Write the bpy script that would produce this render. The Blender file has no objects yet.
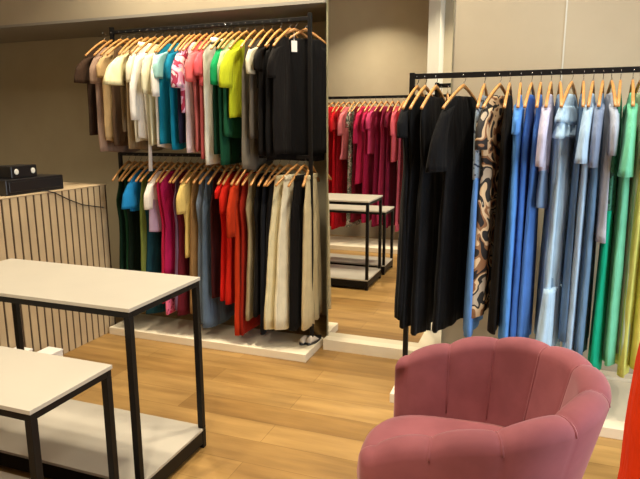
import bpy, math, random
from mathutils import Vector, Matrix
random.seed(7)
PI = math.pi
sc = bpy.context.scene
C = sc.collection

# ------------------------------------------------------------------ materials
MATS = {}
def mat(name, col, rough=0.7, metal=0.0, noise=0.0, nscale=8.0, sheen=0.0, emit=0.0, bump=0.0, bscale=60, spec=None):
    if name in MATS: return MATS[name]
    m = bpy.data.materials.new(name); m.use_nodes = True
    nt = m.node_tree; b = nt.nodes['Principled BSDF']
    c = (col[0], col[1], col[2], 1)
    b.inputs['Base Color'].default_value = c
    b.inputs['Roughness'].default_value = rough
    b.inputs['Metallic'].default_value = metal
    if spec is not None: b.inputs['Specular IOR Level'].default_value = spec
    if sheen:
        b.inputs['Sheen Weight'].default_value = sheen
        b.inputs['Sheen Roughness'].default_value = 0.4
    if emit:
        b.inputs['Emission Color'].default_value = c
        b.inputs['Emission Strength'].default_value = emit
    if noise or bump:
        tc = nt.nodes.new('ShaderNodeTexCoord')
    if noise:
        n = nt.nodes.new('ShaderNodeTexNoise'); n.inputs['Scale'].default_value = nscale
        n.inputs['Detail'].default_value = 5
        nt.links.new(tc.outputs['Object'], n.inputs['Vector'])
        r = nt.nodes.new('ShaderNodeValToRGB')
        r.color_ramp.elements[0].position = .3; r.color_ramp.elements[1].position = .7
        r.color_ramp.elements[0].color = (col[0]*(1-noise), col[1]*(1-noise), col[2]*(1-noise), 1)
        r.color_ramp.elements[1].color = (min(1, col[0]*(1+noise)), min(1, col[1]*(1+noise)), min(1, col[2]*(1+noise)), 1)
        nt.links.new(n.outputs['Fac'], r.inputs['Fac']); nt.links.new(r.outputs['Color'], b.inputs['Base Color'])
    if bump:
        n2 = nt.nodes.new('ShaderNodeTexNoise'); n2.inputs['Scale'].default_value = bscale
        nt.links.new(tc.outputs['Object'], n2.inputs['Vector'])
        bp = nt.nodes.new('ShaderNodeBump'); bp.inputs['Strength'].default_value = bump; bp.inputs['Distance'].default_value = .01
        nt.links.new(n2.outputs['Fac'], bp.inputs['Height']); nt.links.new(bp.outputs['Normal'], b.inputs['Normal'])
    MATS[name] = m
    return m

def hexc(h):
    v = [int(h[i:i+2], 16)/255 for i in (0, 2, 4)]
    return tuple(x/12.92 if x <= .04045 else ((x+.055)/1.055)**2.4 for x in v)

def fabric(h, sat=None):
    nm = 'fabric_'+h
    if nm in MATS: return MATS[nm]
    m = mat(nm, hexc(h), rough=.85, noise=.08, nscale=12, sheen=.02, spec=.15)
    nt = m.node_tree; b = nt.nodes['Principled BSDF']
    tc = nt.nodes.new('ShaderNodeTexCoord'); mp = nt.nodes.new('ShaderNodeMapping'); mp.inputs['Scale'].default_value = (1, 1, .16)
    n = nt.nodes.new('ShaderNodeTexNoise'); n.inputs['Scale'].default_value = 26; n.inputs['Detail'].default_value = 3
    bp = nt.nodes.new('ShaderNodeBump'); bp.inputs['Strength'].default_value = .9; bp.inputs['Distance'].default_value = .02
    nt.links.new(tc.outputs['Object'], mp.inputs['Vector']); nt.links.new(mp.outputs['Vector'], n.inputs['Vector'])
    nt.links.new(n.outputs['Fac'], bp.inputs['Height']); nt.links.new(bp.outputs['Normal'], b.inputs['Normal'])
    return m

def print_fabric(name, cols, scale=9):
    if name in MATS: return MATS[name]
    m = bpy.data.materials.new(name); m.use_nodes = True
    nt = m.node_tree; b = nt.nodes['Principled BSDF']; b.inputs['Roughness'].default_value = .8
    tc = nt.nodes.new('ShaderNodeTexCoord')
    n = nt.nodes.new('ShaderNodeTexNoise'); n.inputs['Scale'].default_value = scale; n.inputs['Detail'].default_value = 1
    n.inputs['Distortion'].default_value = 1.2
    nt.links.new(tc.outputs['Object'], n.inputs['Vector'])
    r = nt.nodes.new('ShaderNodeValToRGB'); r.color_ramp.interpolation = 'CONSTANT'
    k = len(cols); e = r.color_ramp.elements
    pos = [0] + [.38 + .24*i/(k-2 if k > 2 else 1) for i in range(k-1)]
    e[0].position = 0; e[0].color = (*hexc(cols[0]), 1)
    e[1].position = pos[1]; e[1].color = (*hexc(cols[1]), 1)
    for i in range(2, k):
        x = e.new(pos[i]); x.color = (*hexc(cols[i]), 1)
    nt.links.new(n.outputs['Fac'], r.inputs['Fac']); nt.links.new(r.outputs['Color'], b.inputs['Base Color'])
    MATS[name] = m
    return m

M_black = mat('black_powder_coat', (.004, .0035, .0035), rough=.5, spec=.25)
M_white = mat('white_laminate', hexc('b8b2a5'), rough=.35, noise=.03, nscale=4)
M_plinth = mat('cream_plinth', hexc('eadfc6'), rough=.45, noise=.03)
M_wood = mat('hanger_wood', hexc('c08a4c'), rough=.4, noise=.2, nscale=20)
M_steel = mat('hook_steel', (.5, .5, .48), rough=.25, metal=1)
M_tag = mat('tag_card', (.85, .83, .78), rough=.6)
M_gloss = mat('black_plastic', (.012, .011, .012), rough=.3)

def concrete(name, c1, c2, scale=.8):
    m = bpy.data.materials.new(name); m.use_nodes = True
    nt = m.node_tree; b = nt.nodes['Principled BSDF']; b.inputs['Roughness'].default_value = .8
    tc = nt.nodes.new('ShaderNodeTexCoord')
    n = nt.nodes.new('ShaderNodeTexNoise'); n.inputs['Scale'].default_value = scale; n.inputs['Detail'].default_value = 7; n.inputs['Roughness'].default_value = .6
    nt.links.new(tc.outputs['Object'], n.inputs['Vector'])
    r = nt.nodes.new('ShaderNodeValToRGB'); r.color_ramp.elements[0].position = .3; r.color_ramp.elements[1].position = .72
    r.color_ramp.elements[0].color = (*hexc(c1), 1); r.color_ramp.elements[1].color = (*hexc(c2), 1)
    nt.links.new(n.outputs['Fac'], r.inputs['Fac']); nt.links.new(r.outputs['Color'], b.inputs['Base Color'])
    return m
M_conc = concrete('plaster_concrete', 'ab9f88', 'bdb29a')
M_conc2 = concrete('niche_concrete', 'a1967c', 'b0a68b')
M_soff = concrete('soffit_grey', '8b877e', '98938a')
M_ceil = mat('ceiling_white', hexc('d8d4c8'), rough=.9)

def wood_floor():
    m = bpy.data.materials.new('oak_planks'); m.use_nodes = True
    nt = m.node_tree; b = nt.nodes['Principled BSDF']; b.inputs['Roughness'].default_value = .42
    tc = nt.nodes.new('ShaderNodeTexCoord')
    br = nt.nodes.new('ShaderNodeTexBrick')
    br.inputs['Scale'].default_value = 1; br.inputs['Brick Width'].default_value = 1.25; br.inputs['Row Height'].default_value = .19
    br.inputs['Mortar Size'].default_value = .0018; br.inputs['Mortar Smooth'].default_value = .3
    br.inputs['Color1'].default_value = (*hexc('ab8850'), 1); br.inputs['Color2'].default_value = (*hexc('94713d'), 1)
    br.inputs['Mortar'].default_value = (*hexc('80602f'), 1)
    nt.links.new(tc.outputs['Object'], br.inputs['Vector'])
    mp = nt.nodes.new('ShaderNodeMapping'); mp.inputs['Scale'].default_value = (1.2, 9, 1)
    nt.links.new(tc.outputs['Object'], mp.inputs['Vector'])
    n = nt.nodes.new('ShaderNodeTexNoise'); n.inputs['Scale'].default_value = 1.6; n.inputs['Detail'].default_value = 6
    nt.links.new(mp.outputs['Vector'], n.inputs['Vector'])
    r = nt.nodes.new('ShaderNodeValToRGB'); r.color_ramp.elements[0].position = .3; r.color_ramp.elements[1].position = .7
    r.color_ramp.elements[0].color = (.62, .58, .52, 1); r.color_ramp.elements[1].color = (1.1, 1.1, 1.1, 1)
    nt.links.new(n.outputs['Fac'], r.inputs['Fac'])
    mx = nt.nodes.new('ShaderNodeMix'); mx.data_type = 'RGBA'; mx.blend_type = 'MULTIPLY'; mx.inputs['Factor'].default_value = .9
    nt.links.new(br.outputs['Color'], mx.inputs['A']); nt.links.new(r.outputs['Color'], mx.inputs['B'])
    nt.links.new(mx.outputs['Result'], b.inputs['Base Color'])
    return m
M_floor = wood_floor()

# ------------------------------------------------------------------ helpers
class MB:
    def __init__(s): s.v = []; s.f = []
    def add(s, vs, fs):
        o = len(s.v); s.v += [tuple(v) for v in vs]; s.f += [tuple(i+o for i in f) for f in fs]
    def box(s, a, b):
        x0, y0, z0 = a; x1, y1, z1 = b
        s.add([(x0,y0,z0),(x1,y0,z0),(x1,y1,z0),(x0,y1,z0),(x0,y0,z1),(x1,y0,z1),(x1,y1,z1),(x0,y1,z1)],
              [(0,3,2,1),(4,5,6,7),(0,1,5,4),(1,2,6,5),(2,3,7,6),(3,0,4,7)])
        return s
    def loft(s, rings, cap0=True, cap1=True):
        n = len(rings[0]); o = len(s.v)
        for r in rings: s.v += [tuple(p) for p in r]
        for i in range(len(rings)-1):
            for j in range(n):
                k = (j+1) % n
                s.f.append((o+i*n+j, o+i*n+k, o+(i+1)*n+k, o+(i+1)*n+j))
        if cap0: s.f.append(tuple(o+j for j in range(n))[::-1])
        if cap1: s.f.append(tuple(o+(len(rings)-1)*n+j for j in range(n)))
        return s
    def tube(s, pts, r, n=8, flat=1.0):
        pts = [Vector(p) for p in pts]; rings = []
        for i, p in enumerate(pts):
            t = (pts[min(i+1, len(pts)-1)] - pts[max(i-1, 0)]).normalized()
            a = Vector((1, 0, 0)) if abs(t.x) < .9 else Vector((0, 1, 0))
            u = (a - t*a.dot(t)).normalized(); w = t.cross(u)
            rr = r[i] if isinstance(r, (list, tuple)) else r
            rings.append([p + u*(rr*flat*math.cos(2*PI*j/n)) + w*(rr*math.sin(2*PI*j/n)) for j in range(n)])
        return s.loft(rings)
    def mesh(s, name, m, smooth=False, bevel=0):
        me = bpy.data.meshes.new(name); me.from_pydata(s.v, [], s.f); me.validate(); me.update()
        me.materials.append(m)
        if smooth:
            for p in me.polygons: p.use_smooth = True
        return me
    def obj(s, name, m, parent=None, smooth=False, bevel=0, loc=None, rz=0):
        o = bpy.data.objects.new(name, s.mesh(name, m, smooth)); C.objects.link(o)
        if parent: o.parent = parent
        if loc: o.location = loc
        if rz: o.rotation_euler = (0, 0, rz)
        if bevel:
            b = o.modifiers.new('bevel', 'BEVEL'); b.width = bevel; b.segments = 2; b.limit_method = 'ANGLE'
        return o

def tag(o, label, cat, group=None):
    o['label'] = label; o['category'] = cat
    if group: o['group'] = group
    return o
def empty(name, loc, rz=0):
    o = bpy.data.objects.new(name, None); C.objects.link(o); o.location = loc; o.rotation_euler = (0, 0, rz); o.empty_display_size = .1
    return o
def struct(o):
    o['kind'] = 'structure'; return o

# ------------------------------------------------------------------ room
H = 3.42
XL, XR = -5.6, 2.3
YF, YM, YN = -.35, 3.85, 4.5     # front wall, mirror plane, niche wall
XM = -1.38
struct(MB().box((XL, YF-.1, -.1), (XR, YN+.1, 0)).obj('floor', M_floor))
struct(MB().box((XL, YF-.1, H), (XR, YN+.1, H+.1)).obj('ceiling', M_ceil))
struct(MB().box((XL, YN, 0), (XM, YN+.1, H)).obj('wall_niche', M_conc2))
struct(MB().box((XM, YM+.015, 0), (XR, YN+.1, H)).obj('wall_back', M_conc))
struct(MB().box((XL-.1, YF-.1, 0), (XL, YN+.1, H)).obj('wall_left', M_conc))
struct(MB().box((XL, YF-.1, 0), (XR, YF, H)).obj('wall_front', M_conc))
wr = MB()
wr.box((XR, YF-.1, 0), (XR+.1, 0.0, H)); wr.box((XR, 3.2, 0), (XR+.1, YN+.1, H)); wr.box((XR, 0.0, 2.8), (XR+.1, 3.2, H))
struct(wr.obj('wall_right', M_conc))
fr = MB()
for y in (0.0, 1.57, 3.14): fr.box((XR+.02, y, 0), (XR+.08, y+.06, 2.8))
fr.box((XR+.02, .06, 0), (XR+.08, 3.14, .06)); fr.box((XR+.02, .06, 2.74), (XR+.08, 3.14, 2.8))
win = struct(fr.obj('window_1', M_black))
mg = bpy.data.materials.new('shop_glass'); mg.use_nodes = True
nt = mg.node_tree; nt.nodes.clear()
o_ = nt.nodes.new('ShaderNodeOutputMaterial'); g_ = nt.nodes.new('ShaderNodeBsdfTransparent'); g2 = nt.nodes.new('ShaderNodeBsdfGlossy')
g2.inputs['Roughness'].default_value = .02; mxx = nt.nodes.new('ShaderNodeMixShader'); mxx.inputs[0].default_value = .06
nt.links.new(g_.outputs[0], mxx.inputs[1]); nt.links.new(g2.outputs[0], mxx.inputs[2]); nt.links.new(mxx.outputs[0], o_.inputs[0])
MB().box((XR+.045, .06, .06), (XR+.055, 3.14, 2.74)).obj('pane', mg, win)
# bulkhead over the niche: concrete face, dark underside
bk = MB().box((XL, YM-.03, 2.41), (XM, YN, H)).obj('trim_1', M_conc); struct(bk)
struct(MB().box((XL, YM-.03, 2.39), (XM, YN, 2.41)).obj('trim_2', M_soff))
struct(MB().box((XM, 3.77, 0), (XR, YM+.01, .078)).obj('baseboard_back', M_plinth))
struct(MB().box((-1.40, YF, 0), (-1.255, YF+.36, H)).obj('trim_3', mat('pilaster_paint', hexc('d5d2c6'), rough=.6)))

M_mirror = mat('silver_mirror', (.9, .9, .87), rough=.0, metal=1)
M_edge = mat('mirror_edge', hexc('8e8a70'), rough=.3)
MX0, MX1 = XM+.012, -.548
o = MB().box((MX0, YM, .078), (MX1, YM+.008, H-.02)).obj('wall_mirror', M_mirror)
tag(o, 'tall wall mirror between the two racks, reflecting the white tables and red clothes', 'mirror')
MB().box((MX0-.012, YM-.002, .078), (MX0, YM+.012, H-.02)).obj('mirror_edge', M_edge, o)
MB().box((MX1, YM-.001, .078), (MX1+.004, YM+.012, H-.02)).obj('mirror_edge', M_edge, o)
struct(MB().box((.092, YM+.010, .078), (.101, YM+.0152, H)).obj('trim_4', mat('joint_strip', hexc('cfd0c6'), rough=.5)))

# ------------------------------------------------------------------ hangers
def hanger_meshes():
    w = MB()
    top = []
    n = 9
    pts = []
    for i in range(-n, n+1):
        u = .205*i/n; a = abs(u)/.205
        z = -.056 - .125*(a**1.25)
        pts.append((u, z))
    rings = []
    for (u, z) in pts:
        a = abs(u)/.205
        hh = .010*(1-.4*a); tt = .006 + .002*a
        rings.append([(-tt, u, z-hh), (tt, u, z-hh), (tt, u, z+hh*.6), (tt*.4, u, z+hh), (-tt*.4, u, z+hh), (-tt, u, z+hh*.6)])
    w.loft(rings)
    me = w.mesh('hanger_body', M_wood, True)
    h = MB()
    p = [(0, 0, -.048), (0, 0, -.035)]
    for k in range(0, 9):
        a = -PI/2 + k*PI*1.35/8
        p.append((0, .019*math.cos(a)+.0, -.0175 + .0225*math.sin(a)+.002))
    h.tube(p, .0018, 6)
    return me, h.mesh('hook', M_steel, True)
HB, HK = hanger_meshes()
def hanger(loc, rz, label, group):
    o = bpy.data.objects.new('clothes_hanger', HB); C.objects.link(o); o.location = loc; o.rotation_euler = (0, 0, rz)
    tag(o, label, 'hanger', group)
    k = bpy.data.objects.new('hook', HK); C.objects.link(k); k.parent = o
    return o

# ------------------------------------------------------------------ garments. local frame: u = Y across the hanger, X = thickness, Z down from rail
def prof(tbl, z):
    for i in range(len(tbl)-1):
        (z0, *a), (z1, *b) = tbl[i], tbl[i+1]
        if z0 >= z >= z1:
            t = (z0-z)/(z0-z1); t = t*t*(3-2*t)*.5 + t*.5
            return [p+(q-p)*t for p, q in zip(a, b)]
    return list(tbl[-1][1:])

def cloth(tbl, rng, wave=.008, k=2.5, n=44, rows=26, drift=0.0, hem=.012):
    """tbl rows: (z, half width, half thickness)"""
    z0, z1 = tbl[0][0], tbl[-1][0]
    ph, ph2, ph3 = rng.uniform(0, 6.3), rng.uniform(0, 6.3), rng.uniform(0, 6.3)
    zs = [z0 + (z1-z0)*((i/rows)**1.25) for i in range(rows+1)]
    rings = []
    for z in zs:
        w, d = prof(tbl, z)
        g = (z0-z)/(z0-z1); amp = wave*min(1, .15+g*1.3)
        ring = []
        for j in range(n):
            a = 2*PI*j/n; c, s = math.cos(a), math.sin(a)
            u = w*math.copysign(abs(c)**.8, c); v = d*math.copysign(abs(s)**.75, s)
            uu = u/max(w, .01)
            v += amp*(math.sin(k*uu*PI+ph+g*.8) + .5*math.sin(2.3*k*uu*PI+ph2-g))
            v *= 1
            u += .35*amp*math.sin(5*z*4+ph3)*g + drift*g
            zz = z + hem*g*g*math.sin(3*uu+ph2)
            ring.append((v, u, zz))
        rings.append(ring)
    return MB().loft(rings)

def sleeve_mb(side, L, rng, u0=.178, z0=-.222, r0=.058, r1=.05, out=.30, flare=0, thick=.4):
    rings = []; n = 16
    steps = 9
    bend = rng.uniform(-.01, .01); sw = rng.uniform(0, 6)
    for i in range(steps+1):
        t = i/steps
        ang = out*(1-t*.55)
        u = u0 - .03 + L*math.sin(ang)*t + .035*min(1, t*2.2)
        z = z0 + .02 - L*math.cos(ang*.8)*t
        r = r0 + (r1-r0)*t + flare*t*t
        ring = []
        for j in range(n):
            a = 2*PI*j/n
            x = r*thick*math.sin(a)*(1+.15*math.sin(3*a+sw)) + bend*t
            du = r*math.cos(a); dz = .45*r*math.cos(a)*(1-t*.6)*1
            ring.append((x, side*(u+du), z + (-dz if True else 0)*(.8-.8*t) ))
        rings.append(ring)
    m = MB(); m.loft(rings)
    return m

SH = [(-.136, .108, .008), (-.166, .152, .013), (-.200, .188, .017), (-.235, .203, .019)]
def tbl_for(kind, L, thin=1.0, wide=1.0):
    t = list(SH)
    if kind in ('tee', 'blouse', 'shirt'):
        t += [(-.30, .205, .021), (-.118-L, .215, .022)]
    elif kind == 'tank':
        t = [(-.136, .108, .008), (-.162, .14, .012), (-.24, .148, .015), (-.36, .19, .02), (-.118-L, .21, .022)]
    elif kind == 'dress':
        t += [(-.32, .195, .022), (-.52, .165, .022), (-.75, .19, .026), (-.118-L, .225, .03)]
    elif kind == 'slip':
        t = [(-.136, .108, .008), (-.160, .13, .012), (-.24, .135, .014), (-.36, .175, .02), (-.52, .155, .022), (-.118-L, .215, .03)]
    elif kind == 'skirt':
        t = [(-.16, .135, .012), (-.20, .14, .014), (-.4, .18, .022), (-.118-L, .225, .028)]
    return [(z, w*wide*(1 if z > -.2 else 1), d*thin) for z, w, d in t]

def garment(name, kind, m, L, loc, rz, seed, label, cat, group, sleeve=None, sleeve_m=None, wide=1, thin=1, wave=.008, k=2.5,
            tagat=None, hemruf=None, topruf=None, collar=None, sub=None, m_low=None, tie=None):
    rng = random.Random(seed)
    if group and group.startswith('tops on'): L += .035
    root = empty(name, (loc[0], loc[1], loc[2]+.022), rz); tag(root, label, cat, group)
    if kind == 'trousers':
        cloth([(-.155, .13, .012), (-.20, .135, .016), (-.33, .155, .021), (-.43, .150, .010)], rng, wave*.15, 1.5, rows=8).obj('waist', m, root, True)
        MB().box((-.016, -.132, -.172), (.016, .132, -.140)).obj('waistband', m, root, bevel=.006)
        for sgn in (-1, 1):
            lg = cloth([(-.30, .070, .012), (-.36, .080, .021), (-.6, .088*(.5+.5*wide), .023), (-.118-L, .100*wide, .028)], rng, wave*.7, 2.2, n=28, rows=14, drift=sgn*.03)
            o = lg.obj('trouser_leg', m, root, True); o.location = (0, sgn*.083, 0)
        return root
    T = tbl_for(kind, L, thin, wide)
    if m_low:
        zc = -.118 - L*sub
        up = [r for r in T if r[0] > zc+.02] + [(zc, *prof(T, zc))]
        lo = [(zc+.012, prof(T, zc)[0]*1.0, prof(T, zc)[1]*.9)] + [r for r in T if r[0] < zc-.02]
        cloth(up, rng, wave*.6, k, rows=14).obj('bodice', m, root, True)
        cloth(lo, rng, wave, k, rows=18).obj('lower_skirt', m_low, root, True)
    else:
        cloth(T, rng, wave, k).obj('body', m, root, True)
    if sleeve:
        sm = sleeve_m or m
        for sd in (-1, 1):
            sleeve_mb(sd, sleeve[0], rng, flare=sleeve[2] if len(sleeve) > 2 else 0, r1=sleeve[1], **({'out': sleeve[3], 'r0': .07} if len(sleeve) > 3 else {})).obj('sleeve', sm, root, True)
    if hemruf:
        z = -.118-L; w, d = T[-1][1], T[-1][2]
        zz = z + hemruf
        w0, d0 = prof(T, zz)
        cloth([(zz+.01, w0+.012, d0+.008), (zz-.03, w0+.02, d0+.01), (z-.03, w+.045, d+.014)], rng, .008, 7, n=80, rows=8).obj('ruffle', m, root, True)
    if topruf:
        for q, z in enumerate(topruf):
            w0, d0 = prof(T, z)
            cloth([(z, w0+.006, d0+.006), (z-.03, w0+.025, d0+.012), (z-.085, w0+.045, d0+.018)], rng, .006, 6, n=72, rows=6).obj('ruffle', m, root, True)
    if collar:
        # collar sits along the neckline, folded over the shoulders
        cm = fabric(collar)
        cb = MB(); pts = []
        for j in range(24):
            a = 2*PI*j/24
            pts.append((.018*math.sin(a), .108*math.cos(a), -.130))
        rings = [[(p[0]*f, p[1]*g, p[2]+h) for p in pts] for f, g, h in ((.7, .93, .012), (1.0, 1.0, .016), (1.25, 1.12, -.01), (1.2, 1.2, -.028), (.9, 1.12, -.022))]
        cb.loft(rings, False, False)
        cb.obj('collar', cm, root, True)
    if tie:
        tp = MB(); tp.tube([(.03, tie[0], -.25), (.034, tie[0]-.005, -.5), (.034, tie[0]+.006, -.8), (.034, tie[0]-.004, -1.02)], [.014, .018, .016, .02], 10, .3).obj('hanging_tie', m, root, True)
    if tagat:
        u, z = tagat
        t = MB(); t.box((.030, u-.02, z-.035), (.033, u+.02, z+.035)); t.box((.030, u-.001, z+.035), (.0315, u+.001, z+.085))
        t.obj('swing_tag', M_tag, root)
    return root

def rail_of(entries, X0, X1, Y, Z, rail, group, seed0, rz0=-.20, xs=None, hgroup=None):
    prev = None; N = len(entries)
    for i, e in enumerate(entries):
        x = xs[i] if xs else X0 + (X1-X0)*i/(N-1)
        desc, short, name, cat, kind, m, L = e[:7]
        kw = dict(e[7]) if len(e) > 7 else {}
        rz = rz0 + kw.pop('rz', 0) + random.Random(seed0+i).uniform(-.11, .11)
        dy = kw.pop('dy', 0); dz = kw.pop('dz', 0)
        if isinstance(m, str): m = fabric(m)
        if 'm_low' in kw and isinstance(kw['m_low'], str): kw['m_low'] = fabric(kw['m_low'])
        if 'sleeve_m' in kw and isinstance(kw['sleeve_m'], str): kw['sleeve_m'] = fabric(kw['sleeve_m'])
        where = (' on ' + rail + ', right of the ' + prev) if prev else ' first from the left on ' + rail
        if len((desc + where).split()) > 16: where = ', just right of the ' + prev
        if len((desc + where).split()) > 16: print('LONG', desc + where)
        garment(name, kind, m, L, (x, Y+dy, Z+dz), rz, seed0*31+i, desc + where, cat, group, **kw)
        hanger((x, Y+dy, Z+dz), rz, 'wooden hanger holding the ' + short + ' on ' + rail, hgroup or 'wooden hangers on ' + rail)
        prev = short

def X1of(x): return -3.05 + (x-89)/129.0

pr_pink = print_fabric('pink_print', ['e8d0d0', 'a02848', 'd8a8c8', 'f0e4e0'], 10)
pr_geo = print_fabric('brown_print', ['1c1512', '8a5f3c', 'd2b48c', '24201c', 'b0a08a'], 7)
pr_dark = print_fabric('navy_print', ['151c28', '8ea0b0', '20304a'], 16)
pr_floral = print_fabric('olive_floral', ['6b6a52', '3c3a30', 'a09a88', '7c3a40'], 18)
pr_pk2 = print_fabric('magenta_print', ['c42a60', 'e06a90', '8c1040'], 20)
pr_lace = print_fabric('green_lace', ['1f5a48', '347a62', '173f35'], 30)
pr_ltblue = print_fabric('blue_floral', ['8fb0d0', 'b8cce0', '5f88b8'], 22)

UP = [
 ('dark brown ruffled blouse', 'dark brown blouse', 'blouse', 'blouse', 'blouse', '3b2a1e', .62, dict(sleeve=(.20,.055,.02,.7))),
 ('greyish pink taupe top', 'taupe top', 'top', 'top', 'tee', '9c8270', .74, dict(sleeve=(.2,.05))),
 ('beige short sleeved tee', 'beige tee', 't_shirt', 't-shirt', 'tee', 'c2a577', .66, dict(sleeve=(.16,.05))),
 ('cocoa brown sleeveless top', 'cocoa top', 'tank_top', 'top', 'tank', '5f4936', .68, dict()),
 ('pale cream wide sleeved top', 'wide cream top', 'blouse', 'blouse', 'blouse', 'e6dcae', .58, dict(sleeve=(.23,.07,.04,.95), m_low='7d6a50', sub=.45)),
 ('khaki brown long top', 'khaki top', 'top', 'top', 'tank', '8e7858', .72, dict()),
 ('ivory shirt with collar', 'ivory shirt', 'shirt', 'shirt', 'shirt', 'ded6bc', .66, dict(collar='e8e0c8', sleeve=(.2,.05))),
 ('white long sleeved blouse', 'long white blouse', 'blouse', 'blouse', 'blouse', 'e6e2da', .64, dict(sleeve=(.46,.04), tie=(-.16,))),
 ('cream white knitted top', 'cream knit', 'knit_top', 'top', 'tee', 'dcd8b8', .68, dict(sleeve=(.28,.05))),
 ('plain white tee', 'plain white tee', 't_shirt', 't-shirt', 'tee', 'cfc9c0', .70, dict(sleeve=(.3,.045), sleeve_m='eeeae0')),
 ('teal blue tee with pale aqua sleeve', 'aqua sleeved tee', 't_shirt', 't-shirt', 'tee', '157f9c', .68, dict(sleeve=(.18,.05), sleeve_m='a5d6cf')),
 ('plain teal blue blouse', 'teal blouse', 'blouse', 'blouse', 'blouse', '0e7c9e', .70, dict(sleeve=(.2,.05))),
 ('navy sleeveless top', 'navy top', 'tank_top', 'top', 'tank', '232038', .66, dict()),
 ('white and crimson patterned blouse', 'crimson print blouse', 'blouse', 'blouse', 'blouse', pr_pink, .45, dict(sleeve=(.25,.055,.015,.55))),
 ('lilac white long top', 'lilac top', 'top', 'top', 'tank', 'e2d2d8', .74, dict()),
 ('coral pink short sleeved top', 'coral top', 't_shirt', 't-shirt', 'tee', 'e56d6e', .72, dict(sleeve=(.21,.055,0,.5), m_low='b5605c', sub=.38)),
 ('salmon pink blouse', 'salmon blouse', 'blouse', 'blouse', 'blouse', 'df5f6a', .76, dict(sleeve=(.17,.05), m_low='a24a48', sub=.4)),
 ('off white long open shirt', 'off white shirt', 'shirt', 'shirt', 'shirt', 'd8d4c4', .80, dict(collar='e4e0d0')),
 ('bottle green top', 'bottle green top', 'top', 'top', 'tank', '123826', .74, dict()),
 ('bright emerald green blouse', 'emerald blouse', 'blouse', 'blouse', 'blouse', '0f8a50', .80, dict(sleeve=(.24,.055,.01,.6), m_low='14462f', sub=.3)),
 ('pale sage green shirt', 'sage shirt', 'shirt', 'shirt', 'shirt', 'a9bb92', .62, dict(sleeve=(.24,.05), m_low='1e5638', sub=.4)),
 ('lime yellow tee', 'lime tee', 't_shirt', 't-shirt', 'tee', 'b6bf25', .50, dict(sleeve=(.26,.055,.01,.6))),
 ('stone grey long top', 'stone grey top', 'top', 'top', 'tank', '6e675a', .84, dict()),
 ('grey patterned blouse with cream shoulder', 'grey print blouse', 'blouse', 'blouse', 'blouse', '5c544a', .62, dict(sleeve=(.17,.05), sleeve_m='cfc8ae')),
 ('black ribbed top', 'black ribbed top', 'top', 'top', 'tee', '120e0c', .74, dict(sleeve=(.15,.05))),
 ('black sleeveless blouse', 'black sleeveless blouse', 'tank_top', 'top', 'tank', '0f0d0d', .76, dict()),
 ('plain black tee', 'plain black tee', 't_shirt', 't-shirt', 'tee', '141110', .74, dict(sleeve=(.2,.05), rz=-.15)),
]
ux = [82,92,101,109,117,125,132,140,148,156,163,170,177,182,188,195,202,209,215,221,228,235,243,251,259,267,276]
random.seed(3)
M_group = 'tops on the upper rail of the left rack'
rail_of(UP, 0, 0, 3.72, 2.275, "the upper left rail", M_group, 11, rz0=-.03, xs=[X1of(x)+.012 for x in ux])

# the two black shirts turned to the room at the right end of the rail
for (x, y, rz, L, lab, sh, tg) in ((-1.56, 3.735, -.75, .78, 'black wide shirt with a white neck tag, turned outwards near the upper rail end', 'tagged black shirt', (-.02, -.19)),
                       (-1.50, 3.775, -.85, .74, 'black short sleeved shirt behind the right post, last on the upper left rail', 'last black shirt', None)):
    garment('shirt', 'tee', fabric('0b0a0b'), L, (x, y, 2.275), rz, int(-x*1000), lab, 'shirt', M_group, sleeve=(.26, .055), tagat=tg, wave=.006)
    hanger((x, y, 2.275), rz, 'wooden hanger holding the ' + sh + " on the upper left rail", "wooden hangers on the upper left rail")

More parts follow.
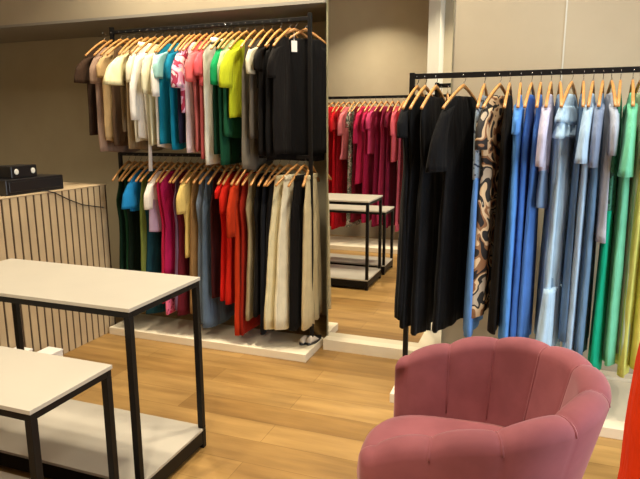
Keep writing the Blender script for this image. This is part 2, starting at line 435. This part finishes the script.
LO = [
 ('very dark green long dress', 'darkest green dress', 'dress', 'dress', 'slip', '0e2a1c', 1.12, {}),
 ('forest green dress', 'forest green dress', 'dress', 'dress', 'slip', '11361f', 1.13, {}),
 ('black green long dress', 'black green dress', 'dress', 'dress', 'slip', '0c1c14', 1.10, {}),
 ('bright blue short top', 'bright blue top', 'top', 'top', 'tee', '1a78b4', .30, dict(sleeve=(.2,.06,.02))),
 ('olive green long skirt', 'olive skirt', 'skirt', 'skirt', 'skirt', '6d7a3a', .98, {}),
 ('dark teal long dress', 'dark teal dress', 'dress', 'dress', 'slip', '173f4a', 1.10, {}),
 ('white and lilac blouse', 'white lilac blouse', 'blouse', 'blouse', 'blouse', 'e4ded2', .45, dict(m_low='b59bb4', sub=.5, sleeve=(.2,.05))),
 ('crimson jumpsuit with white tag', 'crimson jumpsuit', 'jumpsuit', 'jumpsuit', 'dress', 'b81e44', .98, dict(tagat=(-.13,-.58))),
 ('magenta printed dress', 'magenta print dress', 'dress', 'dress', 'dress', 'a81850', 1.06, dict(m_low=pr_pk2, sub=.75)),
 ('plum grey dress', 'plum grey dress', 'dress', 'dress', 'slip', '6d5470', 1.02, {}),
 ('dark wine dress', 'dark wine dress', 'dress', 'dress', 'slip', '5a1420', 1.08, {}),
 ('soft yellow short dress', 'soft yellow dress', 'dress', 'dress', 'dress', 'cfb56a', .62, dict(sleeve=(.22,.05))),
 ('beige brown trousers', 'beige brown trousers', 'trousers', 'trousers', 'trousers', '8a6a42', 1.05, {}),
 ('greyish denim dress', 'grey denim dress', 'dress', 'dress', 'slip', '6b7888', 1.12, dict(wave=.012)),
 ('slate blue long skirt', 'slate blue skirt', 'skirt', 'skirt', 'skirt', '56687c', 1.14, {}),
 ('dark burgundy top', 'burgundy top', 'top', 'top', 'tank', '3a1212', .9, {}),
 ('bright red blouse', 'bright red blouse', 'blouse', 'blouse', 'slip', 'c4180f', .92, dict(sleeve=(.1,.04))),
 ('scarlet dress', 'scarlet dress', 'dress', 'dress', 'dress', 'b81c0c', .95, dict(sleeve=(.2,.05))),
 ('rust red long dress', 'rust red dress', 'dress', 'dress', 'dress', 'b0300f', 1.16, dict(sleeve=(.36,.05))),
 ('dark brick dress', 'dark brick dress', 'dress', 'dress', 'slip', '8a1c0c', 1.15, {}),
 ('khaki grey long dress', 'khaki grey dress', 'dress', 'dress', 'slip', '9a8a68', 1.03, {}),
 ('black slip dress', 'black slip dress', 'dress', 'dress', 'slip', '120f0e', 1.0, {}),
 ('ink navy trousers', 'ink navy trousers', 'trousers', 'trousers', 'trousers', '14161c', 1.12, {}),
 ('black trousers', 'black trousers', 'trousers', 'trousers', 'trousers', '0f0d0d', 1.1, {}),
]
lx = [104+7.1*i for i in range(24)]
LG = 'clothes on the lower rail of the left rack'
rail_of(LO, 0, 0, 3.72, 1.385, "the lower left rail", LG, 77, rz0=-.03, xs=[X1of(x)-.012 for x in lx])
for (x, y, rz, m, lab, sh, w) in ((-1.615, 3.725, -.38, 'd9cfa8', 'cream wide legged trousers, the largest light pair on the lower left rail', 'wide cream trousers', 1.5),
                         (-1.555, 3.73, -.36, 'e4dcc0', 'ivory wide legged trousers just right of the big cream pair on the lower rail', 'ivory trousers', 1.35),
                         (-1.505, 3.74, -.15, '0e0c0c', 'black slim trousers right of the ivory pair on the lower rail', 'slim black trousers', .8),
                         (-1.468, 3.78, .10, 'cdbf98', 'narrow cream trousers beside the mirror, last on the lower rail', 'last cream trousers', .9)):
    garment('trousers', 'trousers', fabric(m), 1.08, (x, y, 1.385), rz, int(-x*777), lab, 'trousers', LG, wide=w, wave=.012)
    hanger((x, y, 1.385), rz, 'wooden hanger holding the ' + sh + " on the lower left rail", "wooden hangers on the lower left rail")

# ------------------------------------------------------------------ racks
def bar(mb, p, q, t):
    a = [min(p[i], q[i])-t for i in range(3)]; b = [max(p[i], q[i])+t for i in range(3)]
    mb.box(a, b); return mb
def rack(name, x0, x1, yc, dy, zs, label, group, z_top, t=.0125):
    r = empty(name, ((x0+x1)/2, yc, 0)); tag(r, label, 'clothes rack', group)
    inv = Matrix.Translation((-(x0+x1)/2, -yc, 0))
    def part(nm, mb, m=M_black):
        mb.v = [(v[0]-(x0+x1)/2, v[1]-yc, v[2]) for v in mb.v]
        return mb.obj(nm, m, r, bevel=.002)
    zb = .058
    for x in (x0, x1):
        for y in ((yc-dy, yc+dy) if dy else (yc,)):
            part('post', MB().box((x-t, y-t, zb), (x+t, y+t, z_top+t)))
        if dy:
            for z in zs + [.075]:
                part('crosspiece', MB().box((x-t, yc-dy+t, z-t), (x+t, yc+dy-t, z+t)))
    for z in zs:
        part('hanging_rail', MB().box((x0+t, yc-t*.8, z-t-.006), (x1-t, yc+t*.8, z+t-.006)))
    return r
rack('clothes_rack', -3.02, -1.448, 3.72, 0, [2.283, 1.393], 'tall black two-tier clothes rack on the long cream plinth', 'clothes racks', 2.30)
rack('clothes_rack', -.705, 1.30, 3.42, 0, [1.875], 'single-rail black clothes rack at right, behind the pink armchair', 'clothes racks', 1.875, t=.0145)
rack('clothes_rack', -2.85, -.95, .22, 0, [1.955], 'black clothes rack of red and pink dresses seen only in the mirror', 'clothes racks', 1.955, t=.017)

def plinth(x0, x1, y0, y1, lab, h=.058):
    o = MB().box((x0, y0, 0), (x1, y1, h)).obj('display_plinth', M_plinth, bevel=.003)
    tag(o, lab, 'plinth', 'display plinths'); return o
plinth(-3.06, -1.41, 3.50, 3.86, 'long low cream plinth under the two-tier clothes rack')
plinth(-.73, 1.35, 3.125, 3.765, 'low white plinth under the right clothes rack, behind the armchair')
plinth(-2.9, -.9, 0.0, .62, 'low cream plinth under the red clothes, seen in the mirror')

# ------------------------------------------------------------------ right rack garments
R2 = [
 ('long black dress, nearest the mirror edge', 'leftmost black dress', 'dress', 'dress', 'dress', '0c0d10', 1.28, dict(rz=-.22, sleeve=(.16,.055), tagat=None, wave=.014)),
 ('long black sleeveless dress', 'black sleeveless dress', 'dress', 'dress', 'dress', '0a0b0d', 1.33, dict(rz=-.2, wave=.014)),
 ('black dress', 'plain black dress', 'dress', 'dress', 'dress', '101114', 1.36, dict(rz=-.18, wave=.012)),
 ('black short sleeved long dress', 'black sleeved dress', 'dress', 'dress', 'dress', '0d0d0f', 1.33, dict(rz=-.3, sleeve=(.34,.075,.02), wave=.01)),
 ('cornflower blue long dress with dark printed top', 'dark topped blue dress', 'dress', 'dress', 'dress', pr_dark, 1.34, dict(m_low='5c8cd0', sub=.35)),
 ('brown, cream and black patterned dress', 'patterned dress', 'dress', 'dress', 'dress', pr_geo, 1.22, dict(rz=-.18, sleeve=(.22,.06))),
 ('black slip dress', 'black slip dress', 'dress', 'dress', 'slip', '15120f', 1.3, {}),
 ('bright cornflower blue dress', 'cornflower dress', 'dress', 'dress', 'dress', '5490dc', 1.36, dict(sleeve=(.14,.05))),
 ('royal blue dress', 'royal blue dress', 'dress', 'dress', 'slip', '3f6fc0', 1.34, {}),
 ('deep blue dress', 'deep blue dress', 'dress', 'dress', 'slip', '4c7cc8', 1.36, {}),
 ('pale lavender striped shirt dress', 'lavender shirt dress', 'shirt_dress', 'dress', 'dress', 'c2c2da', .60, dict(sleeve=(.3,.05), m_low='6c86a8', sub=.7)),
 ('dusty steel blue dress', 'steel blue dress', 'dress', 'dress', 'slip', '86a6c4', 1.38, {}),
 ('light blue tiered dress with ruffled shoulder and hem', 'ruffled light blue dress', 'dress', 'dress', 'dress', 'b0cfe6', 1.36, dict(topruf=(-.2,-.28), hemruf=.32, rz=-.25, wave=.012)),
 ('navy grey dress', 'navy grey dress', 'dress', 'dress', 'slip', '587494', 1.3, {}),
 ('powder blue long dress', 'powder blue dress', 'dress', 'dress', 'dress', 'a8c6e2', 1.40, dict(sleeve=(.28,.055,.02), rz=-.1)),
 ('slate blue dress', 'slate dress', 'dress', 'dress', 'dress', '6484a4', 1.38, dict(sleeve=(.3,.05), sleeve_m='7c8ca8')),
 ('grey lilac long sleeved dress', 'grey lilac dress', 'dress', 'dress', 'dress', 'a9b2c2', .75, dict(sleeve=(.24,.045))),
 ('emerald dress with dark lace top', 'emerald dress', 'dress', 'dress', 'dress', pr_lace, 1.46, dict(m_low='0fa07c', sub=.42, rz=-.1)),
 ('mint green dress with ruffled cuffs', 'mint dress', 'dress', 'dress', 'dress', '6fc4a0', 1.42, dict(sleeve=(.34,.05,.035), rz=-.1)),
 ('pale grey green dress', 'pale grey green dress', 'dress', 'dress', 'slip', 'b0c4a4', 1.35, {}),
 ('lime yellow long dress', 'lime yellow dress', 'dress', 'dress', 'dress', 'c3c86a', 1.46, dict(sleeve=(.36,.055,.01), rz=-.1)),
 ('light yellow dress', 'light yellow dress', 'dress', 'dress', 'dress', 'd2d06a', 1.42, dict(sleeve=(.3,.05))),
]
r2x = [395,404,416,446,468,484,494,505,516,525,535,544,555,566,575,584,592,600,611,618,626,637]
rail_of(R2, 0, 0, 3.42, 1.868, 'the right rack', 'dresses on the right rack', 311, rz0=-.04, xs=[-.665 + (x-397)/197.0 for x in r2x])

# ------------------------------------------------------------------ rack by the front wall, seen in the mirror
cols = [('dark cherry red slip dress', 'cherry dress', '8a1020', 'slip', None, 1.35), ('pure red dress', 'pure red dress', 'b4101c', 'dress', .2, 1.4),
 ('bright red sleeved dress', 'bright red dress', 'b80c18', 'dress', .25, 1.42), ('blood red dress', 'blood red dress', 'a01020', 'slip', None, 1.4),
 ('rosy pink blouse', 'rosy blouse', 'd07078', 'dress', .3, .7), ('olive grey floral dress', 'floral dress', pr_floral, 'dress', .2, 1.38),
 ('maroon dress', 'maroon dress', '6a1024', 'slip', None, 1.3), ('crimson pink dress', 'crimson pink dress', 'b8204c', 'dress', .4, 1.0),
 ('raspberry dress', 'raspberry dress', 'a81c48', 'dress', .25, 1.3), ('hot pink blouse', 'hot pink blouse', 'c8406c', 'blouse', .22, .62),
 ('deep berry dress', 'berry dress', '7c1438', 'slip', None, 1.36), ('rose dress', 'rose dress', 'a83058', 'slip', None, 1.3),
 ('wine red dress', 'wine dress', '6e1230', 'dress', .2, 1.36), ('coral pink blouse', 'coral blouse', 'd8606c', 'tee', .3, .7),
 ('dusty rose long dress', 'dusty rose dress', 'b8566c', 'slip', None, 1.4), ('brown burgundy dress', 'burgundy dress', '5c2028', 'slip', None, 1.3),
 ('violet magenta dress', 'violet magenta dress', '8a2a6a', 'dress', .2, 1.4), ('dark purple dress', 'purple dress', '5a2450', 'slip', None, 1.4),
 ('pale rose dress', 'pale rose dress', 'c07888', 'dress', .2, 1.3)]
R3 = []
for d, s, c, k, sl, L in cols:
    kw = {}
    if sl: kw['sleeve'] = (sl, .055)
    if L > 1.2: L += .2
    R3.append((d, s, 'blouse' if k in ('blouse', 'tee') or L < .8 else 'dress', 'blouse' if L < .8 else 'dress', k, c, L, kw))
rail_of(R3, -2.66, -1.35, .22, 1.945, 'the rack seen in the mirror', 'red and pink clothes seen in the mirror', 901, rz0=.2)

# ------------------------------------------------------------------ orange dress at the far right, on a wall-fixed rail
rr = empty('wall_rail', (1.0, 1.35, 0)); 
# ------------------------------------------------------------------ tables
def table(name, x0, x1, y0, y1, zt, label, shelf=.108, t=.011):
    cx, cy = (x0+x1)/2, (y0+y1)/2
    r = empty(name, (cx, cy, 0)); tag(r, label, 'display table', 'nested display tables')
    def part(nm, mb, m, bv=.0015):
        mb.v = [(v[0]-cx, v[1]-cy, v[2]) for v in mb.v]; return mb.obj(nm, m, r, bevel=bv)
    part('tabletop', MB().box((x0, y0, zt-.016), (x1, y1, zt)), M_white)
    f = MB(); zf = zt-.0165
    f.box((x0+.004, y0+.004, zf-.026), (x1-.004, y0+.026, zf)); f.box((x0+.004, y1-.026, zf-.026), (x1-.004, y1-.004, zf))
    f.box((x0+.004, y0+.026, zf-.026), (x0+.026, y1-.026, zf)); f.box((x1-.026, y0+.026, zf-.026), (x1-.004, y1-.026, zf))
    part('top_frame', f, M_black)
    for x in (x0+.004, x1-.032):
        for y in (y0+.004, y1-.032):
            part('leg', MB().box((x, y, 0), (x+.028, y+.028, zf-.026)), M_black)
    part('lower_shelf', MB().box((x0+.028, y0+.003, shelf-.014), (x1-.004, y1-.003, shelf)), M_white)
    f = MB(); zf = shelf-.0145
    f.box((x0+.032, y0+.004, zf-.07), (x1-.032, y0+.024, zf)); f.box((x0+.032, y1-.024, zf-.07), (x1-.032, y1-.004, zf))
    f.box((x0+.006, y0+.032, zf-.07), (x0+.024, y1-.032, zf)); f.box((x1-.024, y0+.032, zf-.07), (x1-.006, y1-.032, zf))
    part('lower_frame', f, M_black)
    return r
table('display_table', -2.69, -1.489, 1.822, 2.352, .885, 'taller white-topped display table with black metal frame, standing behind the low one')
table('display_table', -2.55, -1.484, 1.305, 1.70, .70, 'lower white-topped display table with black metal frame, nearest the camera')

# small white boxes by the counter
for (x, y, z, lab) in ((-3.0, 2.60, .20, 'small white box on the floor against the slatted counter, the further left of two'),
                    (-2.985, 2.83, .115, 'small white box on the floor against the slatted counter, nearer the rack')):
    b = MB().box((x-.06, y-.055, 0), (x+.06, y+.055, z)).obj('cardboard_box', M_tag, bevel=.002)
    lid = MB().box((x-.063, y-.058, z), (x+.063, y+.058, z+.012)).obj('lid', M_tag, b, bevel=.002)
    tag(b, lab, 'box', 'white boxes by the counter')

# ------------------------------------------------------------------ counter
M_slat = mat('counter_slats', hexc('b8a280'), rough=.6, noise=.08, nscale=6)
M_gap = mat('counter_groove', hexc('4a3826'), rough=.8)
ct = empty('sales_counter', (-3.4, 2.3, 0)); tag(ct, 'tan slatted sales counter left of the two-tier clothes rack', 'counter')
def cpart(nm, mb, m, bv=0):
    mb.v = [(v[0]+3.4, v[1]-2.3, v[2]) for v in mb.v]; return mb.obj(nm, m, ct, bevel=bv)
cpart('counter_body', MB().box((-3.70, 1.0, 0), (-3.094, 3.62, 1.155)), M_gap)
sl = MB(); y = 1.0
while y < 3.58:
    sl.box((-3.094, y, 0), (-3.086, y+.048, 1.155)); y += .0622
cpart('slatted_front', sl, M_slat, .003)
cpart('counter_top', MB().box((-3.72, .98, 1.155), (-3.084, 3.625, 1.165)), M_slat, .003)

cd = empty('cash_drawer', (-3.285, 3.0, 1.165)); tag(cd, 'flat black cash drawer lying on the slatted counter', 'cash drawer')
MB().box((-.16, -.25, 0), (.16, .23, .10)).obj('casing', M_gloss, cd, bevel=.006)
MB().box((.16, -.23, .02), (.166, .21, .085)).obj('drawer_front', M_gloss, cd, bevel=.003)
dv = empty('countertop_device', (-3.25, 2.96, 1.265)); tag(dv, 'small black device with two round pale spots, on top of the cash drawer', 'device')
bd = MB(); bd.box((-.07, -.11, 0), (.07, .10, .08)); bd.obj('casing', M_gloss, dv, bevel=.006)
M_spot = mat('pale_disc', (.75, .75, .68), rough=.3)
for yy in (-.07, .065):
    d = MB(); d.loft([[(.071+e, yy+.017*s*math.cos(2*PI*j/16), .042+.019*s*math.sin(2*PI*j/16)) for j in range(16)] for e, s in ((-.003, 1), (.002, 1), (.004, .7))])
    d.obj('round_spot', M_spot, dv)
cab = MB(); pts = []
P = [(-3.079, 3.03, 1.172), (-3.079, 3.10, 1.15), (-3.079, 3.22, 1.09), (-3.079, 3.34, 1.04), (-3.079, 3.46, 1.012), (-3.079, 3.56, .99)]
cab.tube([(-3.15, 2.99, 1.169)] + P, .004, 6)
tag(cab.obj('power_cable', M_gloss, smooth=True), 'thin black cable sagging down the front of the slatted counter', 'cable')

# shoes under the left rack
def sandal(x, y, rz, lab):
    r = empty('shoe', (x, y, .058), rz); tag(r, lab, 'shoe', 'shoes at the end of the long plinth')
    s = MB(); rings = []
    for zz, k in ((0, .96), (.012, 1), (.018, .98)):
        rings.append([(.032*k*math.cos(a)*(1+.15*math.sin(a)), .105*k*math.sin(a), zz) for a in [2*PI*j/24 for j in range(24)]])
    s.loft(rings); s.obj('sole', M_gloss, r)
    u = MB(); rg = []
    for i in range(9):
        t = i/8; yy = -.03+.12*t; h = .045*math.sin(PI*min(1, .25+.75*(1-t))) ; w = .031*(1-.35*t)
        rg.append([(w*math.cos(PI*j/10), yy, .016+h*math.sin(PI*j/10)) for j in range(11)])
    u.loft(rg, True, True); u.obj('upper', mat('shoe_cream', hexc('cfc4b4'), rough=.5), r, True)
sandal(-1.485, 3.745, 2.9, 'dark soled light shoe on the plinth under the cream trousers, left of its pair')
sandal(-1.445, 3.76, 3.0, 'dark soled light shoe at the very end of the long plinth by the mirror')

# ------------------------------------------------------------------ pink shell armchair
def velvet():
    m = bpy.data.materials.new('pink_velvet'); m.use_nodes = True
    nt = m.node_tree; b = nt.nodes['Principled BSDF']
    b.inputs['Roughness'].default_value = .75; b.inputs['Specular IOR Level'].default_value = .25
    b.inputs['Sheen Weight'].default_value = .4; b.inputs['Sheen Roughness'].default_value = .35
    b.inputs['Sheen Tint'].default_value = (.9, .68, .68, 1)
    tc = nt.nodes.new('ShaderNodeTexCoord'); n = nt.nodes.new('ShaderNodeTexNoise'); n.inputs['Scale'].default_value = 5; n.inputs['Detail'].default_value = 6
    nt.links.new(tc.outputs['Object'], n.inputs['Vector'])
    r = nt.nodes.new('ShaderNodeValToRGB'); r.color_ramp.elements[0].position = .35; r.color_ramp.elements[1].position = .7
    r.color_ramp.elements[0].color = (*hexc('7e464d'), 1); r.color_ramp.elements[1].color = (*hexc('96575e'), 1)
    nt.links.new(n.outputs['Fac'], r.inputs['Fac']); nt.links.new(r.outputs['Color'], b.inputs['Base Color'])
    return m
M_vel = velvet()
CH = empty('armchair', (-.195, 2.0, 0), math.radians(184))
tag(CH, 'dusty pink velvet tub armchair with a scalloped channelled back', 'armchair')
Ra, La = .33, .25
Larc = PI*Ra; Ltot = Larc + 2*La
NCH = 9
def path(s):                                   # s in [0, Ltot]; facing +x, back at -x
    if s < La: return Vector((La-s, -Ra)), Vector((0, -1))
    if s > La+Larc: return Vector((s-La-Larc, Ra)), Vector((0, 1))
    a = -PI/2 - (s-La)/Ra
    return Vector((Ra*math.cos(a), Ra*math.sin(a))), Vector((math.cos(a), math.sin(a)))
def shell_ring(s, shrink=1.0, push=0.0):
    sc_ = max(0, min(Ltot, s)); p, n = path(sc_)
    if push: p = p + Vector((push, 0))
    a = abs(2*sc_/Ltot - 1)
    Hh = .642 + .146*(1-a**2.1)
    c = abs(math.sin(PI*NCH*sc_/Ltot))**.55
    hz = Hh + .010*(c - 1)
    pf = .012*(c-1)
    r = .052
    zb = .15
    def fl(z): return .09*((z-.36)/.4) if z > .36 else .10*((z-.36)/.4)
    pr = []
    zi = [.34, .42, .50, .58, hz-r]
    for z in zi: 
        zz = min(z, hz-r)
        pr.append((-r*1.05 + fl(zz) - pf*1.0, zz))
    for k in range(1, 9):
        t = PI*k/9
        pr.append((-r*math.cos(t)*(1.05 if t < PI/2 else 1) + fl(hz-r) - pf*math.cos(t)*(1 if t < PI/2 else .3)*1.0 , hz-r+ (r+pf*.8)*math.sin(t)))
    for z in (hz-r, .52, .42, .32, .22, zb):
        zz = min(z, hz-r)
        pr.append((r + fl(zz) + pf*.25, zz))
    pr.append((-r*.6 + fl(zb), zb)); pr.append((-r + fl(.25), .25))
    cx = sum(q[0] for q in pr)/len(pr); cz = sum(q[1] for q in pr)/len(pr)
    out = []
    for o, z in pr:
        o = cx + (o-cx)*shrink; z = cz + (z-cz)*(1-(1-shrink)*.35)
        out.append((p.x + n.x*o, p.y + n.y*o, z))
    return out
rings = []
for t in (80, 60, 40, 20):
    a = math.radians(t); rings.append(shell_ring(0, math.cos(a), .055*math.sin(a)))
NS = 180
for i in range(NS+1): rings.append(shell_ring(Ltot*i/NS))
for t in (20, 40, 60, 80):
    a = math.radians(t); rings.append(shell_ring(Ltot, math.cos(a), .055*math.sin(a)))
MB().loft(rings).obj('backrest', M_vel, CH, True)
# piping along each seam
for k in range(1, NCH):
    g = shell_ring(Ltot*k/NCH)
    MB().tube([Vector(g[i]) for i in range(1, 14)], .0045, 6).obj('seam_piping', M_vel, CH, True)
# seat cushion: D-shaped pad
def dshape(k, front, z):
    out = []
    for j in range(40):
        a = 2*PI*j/40; c, s = math.cos(a), math.sin(a)
        x = (abs(c)**.55)*math.copysign(1, c); y = (abs(s)**.7)*math.copysign(1, s)
        x = x*front if x > 0 else x*.29
        out.append((x*k, y*.275*k, z))
    return out
MB().loft([dshape(.93, .37, .30), dshape(1, .37, .325), dshape(1.01, .37, .36), dshape(1, .37, .395), dshape(.95, .36, .42), dshape(.8, .34, .432), dshape(.4, .33, .438)]).obj('seat_cushion', M_vel, CH, True)
MB().loft([dshape(.95, .34, .15), dshape(1, .35, .17), dshape(1, .35, .30)]).obj('seat_base', M_vel, CH, True)
M_leg = mat('chair_leg_dark', (.05, .03, .02), rough=.35)
for (x, y) in ((.26, .2), (.26, -.2), (-.2, .18), (-.2, -.18)):
    MB().tube([(x, y, .152), (x*1.08, y*1.08, .08), (x*1.15, y*1.15, 0)], [.022, .016, .011], 12).obj('leg', M_leg, CH, True)

# ------------------------------------------------------------------ orange dress foreground right
bpy.data.objects.remove(rr)
wr_ = empty('clothes_stand', (.60, 1.42, 0)); tag(wr_, 'black clothes stand beyond the right edge, carrying the orange red dress', 'clothes rack')
def sp(nm, a, b): MB().box(a, b).obj(nm, M_black, wr_, bevel=.002)
sp('post', (.235, -.012, 0), (.259, .012, 1.76)); sp('hanging_rail', (-.02, -.012, 1.736), (.235, .012, 1.757))
sp('foot', (-.02, -.22, 0), (.235, -.19, .025)) ; sp('foot', (.05, -.19, 0), (.235, .2, .02))
garment('dress', 'dress', fabric('d8380f'), 1.42, (.43, 1.42, 1.745), 1.1, 4242, 'orange red long dress at the right edge of the photo, nearest the camera', 'dress', None, wide=1.1, wave=.014)
hanger((.43, 1.42, 1.745), 1.1, 'wooden hanger holding the orange red dress at the right edge', None)
for o in list(bpy.data.objects):
    if 'group' in o.keys() and o['group'] is None: del o['group']

# ------------------------------------------------------------------ lights
M_lamp = mat('lamp_lens', (1, .82, .55), emit=6)
def downlight(x, y, w, col=(1, .80, .52), z=H, size=.16, spread=115):
    r = empty('ceiling_spotlight', (x, y, z)); tag(r, 'unseen recessed round white ceiling light with a glowing lens', 'ceiling light', 'recessed ceiling lights')
    ring = MB(); ring.loft([[(q*math.cos(2*PI*j/24), q*math.sin(2*PI*j/24), zz) for j in range(24)] for q, zz in ((.085, 0), (.085, -.008), (.068, -.008), (.068, -.002))], False, False)
    ring.obj('trim_ring', M_ceil, r)
    MB().loft([[(q*math.cos(2*PI*j/24), q*math.sin(2*PI*j/24), -.003) for j in range(24)] for q in (.067, .001)], False, True).obj('lens', M_lamp, r)
    l = bpy.data.lights.new('lamp', 'AREA'); l.shape = 'DISK'; l.size = size; l.energy = w; l.color = col; l.spread = math.radians(spread)
    o = bpy.data.objects.new('lamp', l); C.objects.link(o); o.location = (0, 0, -.02); o.parent = r
WARM = (1, .86, .64)
for x, y, w in ((-2.7, 3.3, 18), (-1.85, 3.3, 22), (-.9, 3.05, 22), (.2, 3.0, 16), (-2.1, .45, 34), (-.7, .3, 30), (-4.5, 2.3, 24), (1.3, 2.5, 12)):  # the pair by the front wall is added to brighten that wall in the mirror
    downlight(x, y, w, WARM if x < 0 else (1, .88, .72))
l = bpy.data.lights.new('daylight', 'AREA'); l.shape = 'RECTANGLE'; l.size = 3.0; l.size_y = 2.6; l.energy = 120; l.color = (.86, .94, 1)
o = bpy.data.objects.new('daylight', l); C.objects.link(o); o.location = (XR+.3, 1.6, 1.5); o.rotation_euler = (0, PI/2, 0)

w = bpy.data.worlds.new('world'); sc.world = w; w.use_nodes = True
w.node_tree.nodes['Background'].inputs[0].default_value = (.75, .85, 1, 1); w.node_tree.nodes['Background'].inputs[1].default_value = .5

# ------------------------------------------------------------------ camera
R3m = Matrix(((.9376, -.0638, .3419), (.3478, .1814, -.9199), (-.0034, .9813, .1922)))
q = R3m.to_quaternion().to_matrix().to_4x4()
cd_ = bpy.data.cameras.new('camera'); cam = bpy.data.objects.new('camera', cd_); C.objects.link(cam)
cam.matrix_world = Matrix.Translation((0, 0, 1.6)) @ q
cd_.sensor_width = 36; cd_.sensor_fit = 'HORIZONTAL'; cd_.lens = 584.67/640*36; cd_.clip_start = .05
sc.camera = cam
vs = sc.view_settings; vs.view_transform = 'Standard'; vs.look = 'None'; vs.gamma = 1; vs.exposure = 0.02; vs.use_curve_mapping = False
